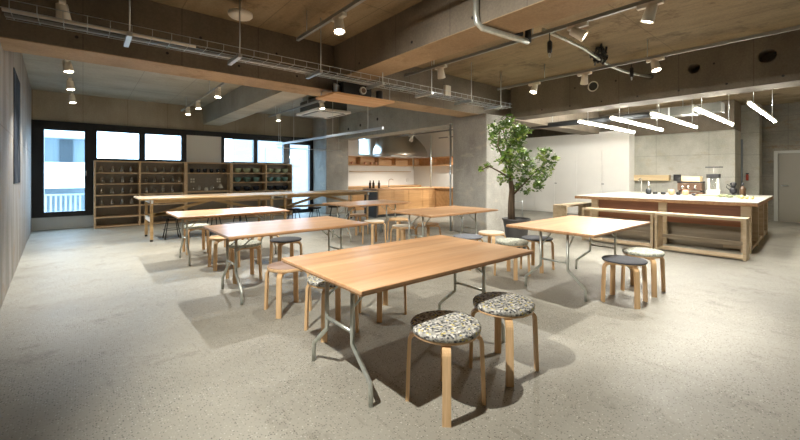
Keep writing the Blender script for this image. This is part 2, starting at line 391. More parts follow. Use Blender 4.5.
# white cupboard wall
cw = thing('cupboard', 'long white flush-door cupboard wall beyond the potted tree', 'cupboard', (12.6,6.2,0))
MB().box((0,-1.92,0), (.44,2.8,2.66)).build('carcass', M['white'], cw)
for k in range(6):
    y0 = -1.9 + k*.775
    dp = MB().box((-.018,y0,.08), (0,y0+.767,2.1)).build('cupboard_door', M['white'], cw)
    if k % 2 == 0: MB().box((-.03,y0+.69,1.0), (-.018,y0+.765,1.02)).build('handle', M['darkm'], dp)
MB().box((-.018,-1.9,2.11), (0,2.74,2.65)).build('upper_panel', M['white'], cw)
MB().box((-.012,-1.9,0), (0,2.74,.07)).build('plinth', M['blind'], cw)

# ------------------------------------------------------------------ windows
def bar(mb, x0, x1, z0, z1, dy=.09): mb.box((x0,FY-.06,z0), (x1,FY+dy,z1))
w = struct(thing('window_1', 'tall black-framed window at the left corner', 'window', (0,0,0)))
f = MB(); bar(f,-.93,-.70,.30,2.58); bar(f,.03,.27,.30,2.58); bar(f,-.70,.03,2.37,2.58); bar(f,-.70,.03,.30,.42)
f.build('window_frame', M['black'], w)
MB().box((-.70,FY+.02,.42), (.03,FY+.03,2.37)).build('window_pane', M['glass'], w)
MB().box((.05,FY-.09,1.28), (.07,FY-.06,1.40)).build('window_handle', M['zinc'], w)
for n, (xa, xb, fl) in enumerate(((.27,1.145,.135),(1.28,2.13,.126)), 2):
    w = struct(thing('window_%d' % n, 'black-framed window above the left shelving', 'window', (0,0,0)))
    f = MB(); bar(f,xa,xb,2.40,2.58); bar(f,xa,xb,1.62,1.72); bar(f,xb,xb+fl,1.62,2.58); f.build('window_frame', M['black'], w)
    MB().box((xa,FY+.02,1.72), (xb,FY+.03,2.40)).build('window_pane', M['glass'], w)
w = struct(thing('trim_1', 'blank off-white panel set between the upper windows', 'panel', (0,0,0)))
f = MB(); bar(f,2.256,3.19,2.44,2.58); f.build('panel_frame', M['black'], w)
MB().box((2.256,FY-.02,1.60), (3.19,FY+.05,2.44)).build('blank_panel', M['blind'], w)
for n, (xa, xb, fl) in enumerate(((3.275,4.14,.125),(4.265,5.127,.21)), 4):
    w = struct(thing('window_%d' % n, 'black-framed window above the bowl shelves', 'window', (0,0,0)))
    f = MB(); bar(f,xa-(.085 if n==4 else 0),xa,1.6,2.58); bar(f,xa,xb,2.40,2.58); bar(f,xa,xb,1.60,1.70); bar(f,xb,xb+fl,1.60,2.58); f.build('window_frame', M['black'], w)
    MB().box((xa,FY+.02,1.70), (xb,FY+.03,2.40)).build('window_pane', M['glass'], w)
w = struct(thing('window_6', 'tall black-framed glazed opening beside the far column', 'window', (0,0,0)))
f = MB(); bar(f,5.127+.2,5.345,.0,2.58); bar(f,6.07,6.32,0,2.58); bar(f,5.345,6.07,2.33,2.58); bar(f,5.345,6.07,0,.12); f.build('window_frame', M['black'], w)
MB().box((5.345,FY+.02,.12), (6.07,FY+.03,2.33)).build('window_pane', M['glass'], w)

# outside: neighbouring buildings seen through the glazing
bd = thing('neighbouring_building', 'white apartment block with balcony seen through the tall left window', 'building', (-3,18,-4))
MB().box((-4,0,0), (3.15,5,9.5)).build('wall', M['facadeb'], bd)
MB().box((-4,-.9,6.6), (3.15,0,7.1)).build('soffit_band', M['facade'], bd)
MB().box((-4,-.9,5.0), (3.15,-.75,5.72)).build('balcony_parapet', M['facade'], bd)
MB().box((2.36,-.04,5.7), (2.72,0,6.55)).build('balcony_window', M['winb'], bd)
MB().box((-4,-.95,4.85), (3.15,0,5.0)).build('balcony_slab', M['facade'], bd)
g = MB()
for k in range(37): g.box((-1.6+k*.125,-.8,3.75), (-1.55+k*.125,-.76,4.6))
for z in (3.75,4.6): g.box((-1.7,-.82,z), (3.1,-.74,z+.05))
g.build('lattice_railing', M['rail'], bd)
bd = thing('distant_building', 'pale gridded building seen through the opening by the far column', 'building', (10.5,21,-4))
MB().box((-3,0,0), (5,5,7.6)).build('wall', plain('pale_blue_render', (.27,.285,.285), .8), bd)
for k in range(6):
    for j in range(4): MB().box((-2.7+k*1.25,-.03,.7+j*1.7), (-1.9+k*1.25,0,1.7+j*1.7)).build('facade_window', M['rail'], bd)
gr = MB().box((-40,12.6,-4.2), (60,60,-4)).build('street', M['road']); struct(gr)

# left wall print
yc = 7.5; px = wallx(yc)
p = thing('wall_print', 'dark blue unframed print hung on the left concrete wall', 'picture', (px,yc,1.19), math.atan(.0435))
MB().bbox((0,-.58,0), (.010,.58,1.5), .003).build('canvas', M['picture'], p)

# ------------------------------------------------------------------ folding tables
def make_table():
    t = thing('folding_table', '', 'table', (0,0,0), 0, 'folding cedar tables')
    L, W = 1.61, 1.0
    MB().bbox((-L/2,-W/2,.699), (L/2,W/2,.72), .003).build('tabletop', M['table'], t)
    MB().box((-L/2+.004,-W/2+.002,.692), (L/2-.004,W/2-.002,.699)).box((-L/2+.1,-.40,.672), (L/2-.1,-.36,.692)).box((-L/2+.1,.36,.672), (L/2-.1,.40,.692)).build('apron', M['edge'], t)
    for sx in (-1, 1):
        x = sx*(L/2-.17)
        for sy in (-1, 1):
            MB().tube([(x,sy*.155,.69),(x,sy*.155,.292),(x,sy*.158,.283),(x,sy*.338,.128),(x,sy*.343,.118),(x,sy*.345,.0)], .0145, 10).build('leg', M['steel'], t)
        MB().tube([(x,-.155,.36),(x,.155,.36)], .011, 8).build('crossbar', M['steel'], t)
        MB().tube([(x,-.2,.685),(x,.2,.685)], .012, 8).build('top_bar', M['steel'], t)
        for sy in (-1, 1):
            MB().tube([(x,sy*.155,.50),(x-sx*.26,sy*.12,.685)], .007, 6).build('brace', M['steel'], t)
    return t
T = make_table()
tabs = [((1.88,2.085), 'nearest folding cedar table, with two speckled stools at its front edge'),
        ((4.61,2.10), 'folding cedar table on the right, in front of the low benches'),
        ((1.86,4.28), 'folding cedar table directly behind the nearest one, on the left'),
        ((4.61,4.35), 'folding cedar table in the middle row in front of the bare column'),
        ((1.81,6.45), 'folding cedar table in the left back row, before the long workbench'),
        ((4.62,6.58), 'rearmost folding cedar table, in front of the kitchen cabinets')]
for i, ((x, y), lab) in enumerate(tabs):
    o = T if i == 0 else dup(T, (x,y,0), 0, lab)
    o.location = (x,y,0); o['label'] = lab

# ------------------------------------------------------------------ stools
def leg_mesh(a):
    d = Vector((math.cos(a), math.sin(a), 0)); s = Vector((-d.y, d.x, 0)); pts = []
    R = .045; rx = .207; zt = .392
    pts.append(d*.07 + Vector((0,0,zt)))
    for k in range(7):
        th = PI/2*k/6
        pts.append(d*(rx-R+R*math.sin(th)) + Vector((0,0,zt-R+R*math.cos(th))))
    pts.append(d*(rx+.006) + Vector((0,0,.2))); pts.append(d*(rx+.012))
    return MB().sweep(pts, .046, .021, s)
def make_stool(pad):
    t = thing('stool', '', 'stool', (0,0,0), 0, 'round bentwood stools')
    if pad in ('none','lino','cream'):
        MB().lathe([(.17,.403),(.19,.405),(.192,.41),(.192,.430),(.189,.434)], n=40).build('seat', M['birch_x'], t)
        if pad == 'lino': MB().lathe([(.186,.434),(.186,.438),(.184,.439)], n=40).build('seat_top', M['lino'], t)
        if pad == 'cream': MB().lathe([(.186,.434),(.186,.438),(.184,.439)], n=40).build('seat_top', M['cream'], t)
    else:
        MB().lathe([(.17,.403),(.19,.405),(.194,.409),(.194,.418),(.19,.42)], n=40).build('seat', M['birch_x'], t)
        if pad in ('chips','chipslight'): pr = [(.17,.42),(.196,.421),(.202,.428),(.203,.446),(.198,.455),(.185,.459),(.10,.461)]
        else: pr = [(.18,.42),(.203,.421),(.206,.426),(.205,.434),(.20,.438),(.1,.439)]
        MB().lathe(pr, n=40).build('seat_pad', M[pad], t)
    for k in range(4): leg_mesh(PI/4 + k*PI/2).build('leg', M['birch'], t)
    return t
first = {}
def stool(pad, x, y, lab, rz=0):
    if pad not in first:
        o = first[pad] = make_stool(pad); o.location = (x,y,0); o.rotation_euler = (0,0,rz); o['label'] = lab
    else: dup(first[pad], (x,y,0), rz, lab)
stool('chips', 1.605, 1.505, 'round stool with thick speckled foam pad, nearest the camera')
stool('chips', 2.18, 1.51, 'round stool with thick speckled foam pad, right neighbour of the nearest stool')
stool('chips', 1.60, 2.80, 'speckled-pad stool tucked under the left end of the nearest table')
stool('none', 2.17, 2.84, 'bare birch stool hidden under the far side of the nearest table')
stool('lino', 1.52, 3.50, 'birch stool with mushroom-brown top, left of the nearest table')
stool('felt', 2.11, 4.92, 'stool with charcoal felt pad behind the brown-topped stool, beyond the second table')
stool('chipslight', 1.55, 4.90, 'pale speckled-pad stool behind the legs of the second left table')
stool('none', 1.53, 5.70, 'bare birch stool at the left end behind the second left table')
stool('none', 2.12, 5.70, 'bare birch stool mostly hidden behind the second left table top')
stool('chipslight', 1.46, 7.10, 'pale-pad stool at the far side of the left back table, near its left end')
stool('felt', 2.12, 7.10, 'dark-pad stool at the far side of the left back table, near its middle')
stool('felt', 4.28, 1.50, 'stool with charcoal felt pad in front of the right-hand table', .08)
stool('chipslight', 4.83, 1.50, 'stool with pale green speckled pad, right of the charcoal-pad stool by the benches')
stool('chipslight', 4.26, 2.82, 'pale speckled-pad stool just beyond the right corner of the nearest table')
stool('felt', 4.82, 2.79, 'stool with charcoal pad under the left end of the right-hand table')
stool('feltblue', 4.2, 3.50, 'stool with blue-grey felt pad in front of the bare column, left of the cream stool')
stool('cream', 4.76, 3.51, 'birch stool with cream top between the blue-grey stool and the plant pot')
stool('cream', 4.2, 4.92, 'cream-topped stool at the left end behind the middle table')
stool('none', 4.72, 4.84, 'bare birch stool behind the middle table, right of the cream-topped one')
stool('cream', 4.22, 5.79, 'cream-topped stool in front of the rearmost table, its left one')
stool('none', 4.83, 5.80, 'bare birch stool in front of the rearmost table, its right one')
stool('none', 4.66, 6.99, 'bare orange-lit birch stool behind the rearmost table by the dark cabinet end')

# ------------------------------------------------------------------ low box-frame benches at the bar
def make_bench(L, lab, loc, rz):
    t = thing('bench', lab, 'bench', loc, rz, 'low pine box benches')
    H, D, k = .64, .31, .04
    MB().bbox((-D/2,-L/2,H-k), (D/2,L/2,H), .003).build('seat', M['pine'], t)
    for s in (-1, 1):
        y = s*(L/2-k/2); MB().box((-D/2+.002,y-k/2,.0), (D/2-.002,y+k/2,H-k)).build('side_panel', M['pine'], t)
    MB().box((-D/2+.004,-L/2+k,.02), (D/2-.004,L/2-k,.045)).build('bottom_board', M['pine'], t)
    MB().box((D/2-.03,-L/2+k,.20), (D/2-.005,L/2-k,.25)).build('stretcher', M['greyply'], t)
    return t
make_bench(1.19, 'low open pine bench at the right end of the bar front', (7.795,1.60,0), 0)
make_bench(1.23, 'low open pine bench at the bar front, left of the right-end bench', (7.795,2.835,0), 0)
make_bench(1.25, 'low pine bench turned sideways at the left end of the bar', (8.64,4.10,0), PI/2)

# ------------------------------------------------------------------ bar counter
bc = thing('bar_counter', 'large white-topped pine bar counter with red-brown front panels', 'counter', (8.43,1.02,0), math.radians(2.2))
W, D = 2.87, 3.15
MB().bbox((-.06,-.06,.838), (D,W,.85), .003).build('countertop', M['stone'], bc)
MB().box((-.058,-.058,.785), (D-.002,W-.002,.838)).build('top_rim', M['edge'], bc)
for y in (.03,1.2,2.42): MB().box((.02,y,.0), (.13,y+.13,.785)).build('post', M['pine'], bc)
for x in (1.0,2.0,2.95): MB().box((x,.02,.0), (x+.12,.13,.785)).build('post', M['pine'], bc)
for x in (1.0,2.0,2.95): MB().box((x,W-.2,.0), (x+.12,W-.09,.785)).build('post', M['pine'], bc)
for y0, y1 in ((.16,1.2),(1.33,2.42)):
    MB().box((.07,y0,.42), (.10,y1,.785)).build('front_panel', M['red'], bc)
    MB().box((.22,y0,.0), (.24,y1,.42)).build('lower_panel', M['greyply'], bc)
    MB().box((.05,y0,.10), (.10,y1,.14)).build('foot_rail', M['greyply'], bc)
MB().box((.25,.45,.0), (2.95,2.35,.78)).build('inner_carcass', M['greyply'], bc)
for x0, x1 in ((.13,1.0),(1.12,2.0),(2.12,2.95)): MB().box((x0,.03,.04), (x1,.40,.09)).build('base_shelf', M['pine'], bc)

ZB = .85
def lathe_item(name, lab, cat, loc, prof, mat, group=None, n=16):
    return tag(MB().lathe(prof, n=n).build(name, mat, None, loc), lab, cat, group)
# espresso machine
em = thing('espresso_machine', 'bronze espresso machine with pale cup rack on the bar', 'coffee machine', (11.1,2.44,ZB), 0); em.scale = (.66,.66,.80)
MB().bbox((-.22,-.36,.10), (.22,.36,.33), .02).build('body', M['brownmetal'], em)
MB().box((-.24,-.36,.0), (.24,.36,.06)).build('drip_tray', M['brownmetal'], em)
for y in (-.32,.32): MB().box((-.1,y-.03,.06), (.2,y+.03,.10)).build('foot_support', M['darkm'], em)
MB().box((-.2,-.30,.37), (.2,.24,.52)).build('cup_rack', M['gold'], em)
MB().box((-.22,-.36,.33), (.22,.36,.37)).build('top_rail', M['dark'], em)
for y in (-.18,.02,.2):
    gh = MB().cyl((-.27,y,.24), (-.27,y,.15), .04, 14).cyl((-.22,y,.24), (-.27,y,.24), .03).build('group_head', M['chrome'], em)
    MB().cyl((-.29,y,.17), (-.44,y,.15), .014, 8).build('portafilter_handle', M['dark'], gh)
MB().cyl((-.23,.3,.45), (-.28,.3,.45), .055, 14).build('pressure_gauge', M['dark'], em)
# grinder / scale with white body
gr = thing('coffee_grinder', 'white coffee grinder with black hopper beside the espresso machine', 'grinder', (11.2,2.03,ZB), 0); gr.scale = (.66,.62,.86)
MB().bbox((-.16,-.2,.0), (.16,.2,.12), .02).build('base', M['ceram'], gr)
MB().box((-.1,-.17,.12), (.08,-.10,.46)).box((-.1,.10,.12), (.08,.17,.46)).build('side_arms', M['ceram'], gr)
MB().lathe([(.05,.18),(.10,.36),(.11,.44)], n=18).build('glass_carafe', M['jar'], gr)
MB().bbox((-.14,-.18,.44), (.12,.2,.55), .01).build('head', M['dark'], gr)
MB().lathe([(.02,.55),(.03,.72)], n=10).build('stem', M['ceram'], gr)
MB().bbox((-.12,-.24,.72), (.12,.24,.745), .004).build('top_plate', M['darkm'], gr)
# black brewer
br = thing('pour_over_stand', 'small black drip coffee stand near the right end of the bar', 'coffee stand', (11.2,1.69,ZB), 0); br.scale = (.7,.7,.85)
MB().bbox((-.1,-.14,.0), (.1,.14,.025), .004).build('base', M['dark'], br)
MB().lathe([(.02,.025),(.09,.06),(.1,.16),(.05,.2)], n=14).build('kettle', M['dark'], br)
MB().tube([(0,.1,.14),(0,.17,.2),(0,.15,.28),(0,.06,.22)], .012, 6).build('handle', M['dark'], br)
MB().lathe([(.05,.2),(.09,.3),(.03,.34)], n=14).build('dripper', M['dark'], br)
bt = thing('bottle', 'dark amber bottle with black cap at the right of the bar top', 'bottle', (10.9,1.49,ZB))
MB().lathe([(.05,0),(.055,.02),(.055,.15),(.03,.2),(.02,.22)], n=14).build('glass_body', M['bottleb'], bt)
MB().cyl((0,0,.22), (0,0,.28), .022, 10).build('cap', M['dark'], bt)
# row of cups and small things
for k, (y, nm, mat, r, h, lab) in enumerate(((3.05,'kettle','darkm',.06,.13,'small dark metal kettle at the left of the cup row on the bar'),
      (2.92,'cup','dark',.05,.06,'black cup, first right of the small kettle on the bar'), (2.76,'cup','dark',.05,.06,'black cup, second right of the small kettle on the bar'),
      (2.60,'cup','copper',.065,.12,'peach-coloured cup, left one of the pair on the bar'), (2.47,'cup','dark',.045,.07,'black cup between the two peach-coloured cups'),
      (2.34,'cup','copper',.065,.12,'peach-coloured cup, right one of the pair on the bar'), (2.18,'cup','dark',.055,.05,'low black cup beside the wooden board on the bar'))):
    lathe_item(nm, lab, nm, (10.2,y,ZB), [(r*.6,0),(r*.95,h*.25),(r,h*.6),(r*.85,h),(r*.75,h),(r*.8,h*.5)], M[mat], 'cups along the bar top')
tag(MB().bbox((-.16,-.25,0), (.16,.25,.025), .006).build('cutting_board', M['ply'], None, (10.3,1.9,ZB)), 'small wooden board lying on the bar top behind the herbs', 'board')
for k in range(3):
    mb = MB()
    for q in range(26):
        a = random.uniform(0,2*PI); r = random.uniform(0,.10); z = random.uniform(.02,.07)
        mb.sphere((r*.8*math.cos(a), r*.75*math.sin(a), z*.8), .022, 7, 4, (1,1.3,.5))
    tag(mb.build('herb_bunch', M['herb'], None, (9.7,1.66-k*.14,ZB)), ('pale green herb bunch on the bar, %s of three' % ('leftmost','middle one','rightmost')[k]), 'herbs', 'herb bunches on the bar')
for k in range(3):
    tag(MB().sphere((0,0,.029), .03, 12, 8, (1.25,1,.95)).build('lemon', M['lemon'], None, (9.5,1.315-k*.075,ZB)), 'yellow lemon on the bar by the herbs, %s of three' % ('leftmost','middle one','rightmost')[k], 'lemon', 'lemons on the bar')
fc = thing('faucet', 'tall thin chrome faucet at the left back of the bar', 'faucet', (10.9,3.42,ZB))
MB().tube([(0,0,0),(0,0,.30),(-.02,0,.34),(-.08,0,.36),(-.16,0,.34),(-.17,0,.29)], .012, 8).build('spout', M['chrome'], fc)
MB().cyl((0,-.16,0), (0,-.16,.28), .010).build('side_tap', M['chrome'], fc)
# wall board behind bar, on the pale wall
ws = thing('wall_shelf', 'long pine box shelf fixed to the pale concrete wall behind the bar', 'shelf', (13.2,4.0,1.125))
MB().bbox((-.2,-.62,0), (0,.55,.17), .004).build('shelf_box', M['gold'], ws)
tag(MB().box((-.03,-.09,-.09), (0,.09,.09)).build('wall_socket', M['dark'], None, (13.2,3.22,1.22)), 'black square wall socket right of the pine wall shelf', 'socket')
fe = thing('fire_extinguisher', 'red wall-mounted extinguisher beside the steel post', 'fire extinguisher', (14.29,1.86,1.14)); fe.scale = (.55,.55,.55)
MB().lathe([(.05,0),(.055,.02),(.055,.28),(.02,.33)], n=14).build('cylinder_body', M['fire'], fe)
MB().box((-.03,-.06,.32), (.03,.05,.38)).build('valve', M['dark'], fe)
# tall stool / side surface at bar? LED tubes
for k, y in enumerate((3.60,2.98,2.30,1.665,1.0)):
    lt = thing('tube_light', 'suspended white LED tube over the bar, %s' % ('first from the left','second from the left','middle one of five','second from the right','rightmost')[k], 'light', (7.86,y,2.40), 0, 'LED tubes over the bar')
    MB().tube([(0,0,0),(3.08,0,0)], .019, 10).build('tube', M['tube'], lt)
    MB().box((-.03,-.025,.017), (3.11,.025,.05)).build('housing', M['lampw'], lt)
    for x in (.4,2.7): MB().cyl((x,0,.05), (x,0,CZ-2.40), .005, 6).build('hanger', M['zinc'], lt)
# duct over bar
dt = thing('air_duct', 'galvanised air duct running under the ceiling above the bar', 'duct', (9.4,0,2.60))
MB().cyl((0,2.75,.01), (0,6.4,.01), .065, 14).build('round_pipe', M['darkm'], dt)
MB().box((-.15,1.6,-.085), (.15,2.75,.085)).build('duct_body', M['duct'], dt)
for y in (2.0,2.4): MB().box((-.16,y-.015,-.095), (.16,y+.015,.095)).build('flange', M['zinc'], dt)
MB().box((-.16,1.57,-.09), (.16,1.6,.09)).build('end_cap', M['duct'], dt)
for y in (2.2,5): MB().cyl((0,y,.07), (0,y,CZ-2.60), .006, 6).build('hanger', M['zinc'], dt)

# ------------------------------------------------------------------ potted tree
pl = thing('potted_tree', 'leafy green tree in a dark grey pot before the bare column', 'plant', (5.72,3.70,0))
MB().lathe([(.13,0),(.15,.01),(.20,.40),(.225,.52),(.235,.53),(.235,.555),(.215,.555),(.21,.50)], n=32).build('pot', M['pot'], pl)
MB().lathe([(.208,.49),(.208,.505)], n=24).build('soil', M['soil'], pl)
Rr = Vector((.766,-.643,0)); Dd = Vector((.643,.766,0))
K = .01694
def PP(px, py, d=0): return Rr*((px-516)*K) + Dd*d + Vector((0,0,1.31+(174.5-py)*K))
trunk = [Vector((-.07,.05,.49)), PP(511,205), PP(512,190,.02), PP(510,175,.03), PP(509,160,.0), PP(507,145), PP(503,130)]
MB().tube(trunk, [.062,.056,.046,.034,.028,.02,.01], 10).build('trunk', M['bark'], pl)
for br in ([PP(512,196),PP(519,188,-.05),PP(526,180,-.08),PP(535,170,-.1),PP(545,163,-.1)], [PP(510,172,.03),PP(518,160,.15),PP(524,148,.2),PP(524,133,.2)], [PP(509,165),PP(500,158,-.15),PP(494,146,-.2),PP(496,132,-.2)],
           [PP(509,178),PP(498,172,-.1),PP(486,166,-.15),PP(479,170,-.15)], [PP(508,150),PP(514,138,.1),PP(512,126,.1)]):
    MB().tube(br, [.018,.014,.011,.008,.005][:len(br)], 6).build('branch', M['bark'], pl)
blobs = [(498,128,10),(505,122,9),(512,132,11),(524,130,6),(495,142,8),(508,145,12),(519,140,7),(500,157,9),(513,160,12),(525,153,8),(507,172,8),(531,165,11),(540,155,8),(547,164,8),(538,175,10),(524,178,9),(546,150,4),(518,187,6),(535,186,6),(486,166,4),(479,169,3.5),(502,180,6),(527,192,4),(540,186,4),(492,134,5),(552,158,4)]
lf = MB()
def leaf(c, sz):
    e = Euler((random.uniform(-1.0,1.0), random.uniform(-.9,.9), random.uniform(0,2*PI))).to_matrix()
    pts = [(0,-.5,0),(.24,-.2,.05),(.27,.1,.05),(0,.55,-.08),(-.27,.1,.05),(-.24,-.2,.05),(0,0,0)]
    lf.add([c + e @ (Vector(p)*sz) for p in pts], [(0,1,6),(1,2,6),(2,3,6),(3,4,6),(4,5,6),(5,0,6)])
for px_, py_, r in blobs:
    cc = PP(px_, py_, random.uniform(-.18,.18)); R = r*K
    for q in range(int(8+r*r*1.15)):
        u = Vector((random.gauss(0,1), random.gauss(0,1), random.gauss(0,1))).normalized() * R * random.uniform(.25,1.08)
        leaf(cc+u, random.uniform(.05,.088))
fo = lf.build('foliage', M['leaf'], pl); fo['kind'] = 'stuff'
MB().tube([PP(513,218),PP(513.5,202),PP(522,202),PP(522,218)], .006, 6).build('wire_stake', M['zinc'], pl)

# ------------------------------------------------------------------ long workbench
def workbench(x0, x1, l0, l1, lab):
    xm = (x0+x1)/2; t = thing('workbench', lab, 'workbench', (xm,9.15,0), 0, 'long workbenches')
    a0, a1 = x0-xm, x1-xm
    MB().bbox((a0,-.60,.82), (a1,.60,.85), .004).build('worktop', M['bench'], t)
    for y in (-.40,.44): MB().box((l0-xm+.05,y,.745), (l1-xm,y+.025,.82)).build('apron', M['bench'], t)
    for x in (l0-xm, l1-xm):
        for y in (-.41,.42):
            l = MB().box((x,y,.04), (x+.05,y+.05,.82)).build('leg', M['bench'], t)
            MB().cyl((x+.025,y+.025,0), (x+.025,y+.025,.04), .026, 10).build('foot', M['dark'], l)
        MB().box((x+.008,-.36,.37), (x+.042,.42,.45)).build('end_rail', M['sill'], t)  # white on both end members is window glare put into their colour
        MB().box((x+.004,-.46,.745), (x+.046,.50,.815)).build('end_cross_member', M['sill'], t)
    MB().box((l0-xm+.05,-.0,.46), (l1-xm,.04,.52)).build('stretcher', M['bench'], t)
    for s, c in ((-1, l0-xm+.62), (1, l1-xm-.58)): MB().box((-.60,-.02,-.03), (.60,.02,.03), Matrix.Translation((c,.02,.60)) @ Matrix.Rotation(s*.25, 4, 'Y')).build('diagonal_brace', M['bench'], t)
    return t
workbench(.82, 3.56, 1.0, 3.38, 'long oak workbench on the left, in front of the glass shelves')
workbench(3.57, 6.35, 3.71, 6.12, 'long oak workbench on the right, reaching the kitchen cabinets')

# black metal-legged chairs around the workbench
def make_dark_stool():
    t = thing('metal_stool', '', 'stool', (0,0,0), 0, 'dark slim-legged stools under the workbench')
    MB().lathe([(.13,.425),(.165,.43),(.172,.445),(.165,.455),(.10,.450)], n=28).build('seat', M['dark'], t)
    for k in range(4):
        a = PI/4+k*PI/2
        MB().tube([(.10*math.cos(a),.10*math.sin(a),.43),(.20*math.cos(a),.20*math.sin(a),0)], .010, 6).build('leg', M['darkm'], t)
    MB().tube([(.155*math.cos(2*PI*k/20),.155*math.sin(2*PI*k/20),.19) for k in range(20)], .006, 5, True).build('foot_ring', M['darkm'], t)
    return t
ch = make_dark_stool(); n = 0
for x, lab in ((1.40,'dark slim-legged stool under the left end of the long workbenches'),
      (2.20,'dark slim-legged stool under the left workbench, second from its left end'),(2.75,'dark slim-legged stool under the left workbench, third from its left end'),
      (4.05,'dark slim-legged stool under the right workbench, nearest its left legs'),
      (4.62,'dark slim-legged stool under the right workbench, second from its left legs'),(5.2,'dark slim-legged stool under the right workbench, third from its left legs'),(5.75,'dark slim-legged stool under the right workbench, nearest the kitchen')):
    if n == 0: ch.location = (x,8.96,0); ch['label'] = lab
    else: dup(ch, (x,8.96,0), .2*n, lab)
    n += 1

# ------------------------------------------------------------------ shelving along the windows
ZS = (1.65,1.36,1.085,.81,.535,.27,.04)
def shelf_unit(x0, x1, divs, zs, lab, back):
    t = thing('shelving_unit', lab, 'shelving', (x0,11.7,0), 0, 'pine shelving under the windows')
    L = x1-x0
    for x in [0]+[d-x0 for d in divs]+[L]:
        xx = min(max(x,.0), L-.035); MB().box((xx,0,0), (xx+.035,.33,1.65)).build('upright', M['shelfwood'], t)
    for z in zs: MB().box((.035,.004,z-.028), (L-.035,.32,z)).build('shelf_board', M['shelfwood'], t)
    MB().box((.0,.325,.0), (L,.34,1.65)).build('back_panel', back, t)
    return t
shelf_unit(.20, 2.16, [1.10], ZS, 'left pine shelving unit filled with clear glasses', M['greyback'])
shelf_unit(2.165, 3.345, [], (1.65,1.36,.84,.04), 'middle pine shelving unit with a tall open bay', M['greyback'])
shelf_unit(3.35, 5.24, [4.36], (1.65,1.36,1.085,.81,.535,.04), 'right pine shelving unit holding rows of bowls', M['greyback'])
rowname = ('top','second','third','fourth'); ords = ('first','second','third','fourth','fifth','sixth')
jp = [(.040,0),(.052,.01),(.055,.03),(.052,.10),(.030,.135),(.034,.165),(.030,.165),(.026,.135),(.045,.09),(.045,.02)]
jar0 = None
for bay, xs, bn in ((0,(.36,.56,.76,.95),'left'),(1,(1.28,1.46,1.66,1.86,2.03),'right')):
    for r in range(4):
        for k, x in enumerate(xs if (r < 2 or bay == 0) else xs[:4]):
            lab = 'clear glass on the %s shelf of the left unit, %s bay, %s from the left' % (rowname[r], bn, ords[k])
            if jar0 is None:
                jar0 = tag(MB().lathe(jp, n=14).build('drinking_glass', M['jar']), lab, 'glass', 'glasses on the left shelving'); o = jar0
            else:
                o = jar0.copy(); C.objects.link(o); o['label'] = lab
            o.location = (x+random.uniform(-.015,.015), 11.85, ZS[r+1])
cup0 = None
for k in range(6):
    lab = 'dark cup on the top shelf of the middle unit, %s from the left' % ords[k]
    if cup0 is None: cup0 = tag(MB().lathe([(.03,0),(.045,.01),(.05,.11),(.045,.11),(.04,.02)], n=14).build('cup', M['bowlk']), lab, 'cup', 'dark cups on the middle shelf')
    o = cup0 if k == 0 else cup0.copy()
    if k: C.objects.link(o); o['label'] = lab
    o.location = (2.33+k*.17, 11.85, 1.36)
for k, (x, r, h, mat, lab) in enumerate(((2.36,.055,.15,'jar','clear glass jar at the left of the middle open bay'),(2.52,.055,.16,'jar','clear glass jar, second in the middle open bay'),
        (2.86,.06,.17,'jar','clear glass jar beside the cone dripper in the middle bay'),(2.70,.05,.10,'ceram','small white pot in the middle open bay'))):
    lathe_item('jar' if mat == 'jar' else 'pot', lab, 'jar' if mat == 'jar' else 'pot', (x,11.84,.84), [(r*.9,0),(r,.01),(r,h*.7),(r*.7,h*.9),(r*.7,h)], M[mat])
cd = thing('cone_dripper', 'white cone coffee dripper at the right of the middle open bay', 'dripper', (3.08,11.84,.84))
MB().lathe([(.05,0),(.055,.01),(.055,.05),(.02,.07)], n=16).build('server', M['jar'], cd); MB().lathe([(.02,.07),(.075,.085),(.03,.17),(.02,.2)], n=18).build('cone', M['ceram'], cd)
for k, x in enumerate((2.33,3.02)):
    g = MB()
    for a in range(2):
        for c in range(2): g.box((a*.06,0,c*.07), (a*.06+.045,.012,c*.07+.05))
    tag(g.build('wall_socket', M['ceram'], None, (x,12.0,1.08)), 'white socket plate at the %s of the middle open bay' % ('left','right')[k], 'socket')
bw = {}
for col, xs, bn in ((0,(3.56,3.83,4.11),'left'),(1,(4.55,4.80,5.04),'right')):
    for r, mk in enumerate(('bowlg','bowlt','bowlk')):
        for k, x in enumerate(xs):
            lab = '%s bowl on the %s shelf of the right unit, %s bay, %s from left' % (('pale green','teal','dark navy')[r], rowname[r], bn, ords[k])
            if mk not in bw: o = bw[mk] = tag(MB().lathe([(.045,0),(.05,.012),(.09,.05),(.105,.11),(.108,.14),(.10,.14),(.085,.06),(.04,.03)], n=20).build('bowl', M[mk]), lab, 'bowl', 'bowls on the right shelving')
            else: o = bw[mk].copy(); C.objects.link(o); o['label'] = lab
            o.location = (x, 11.85, ZS[r+1])

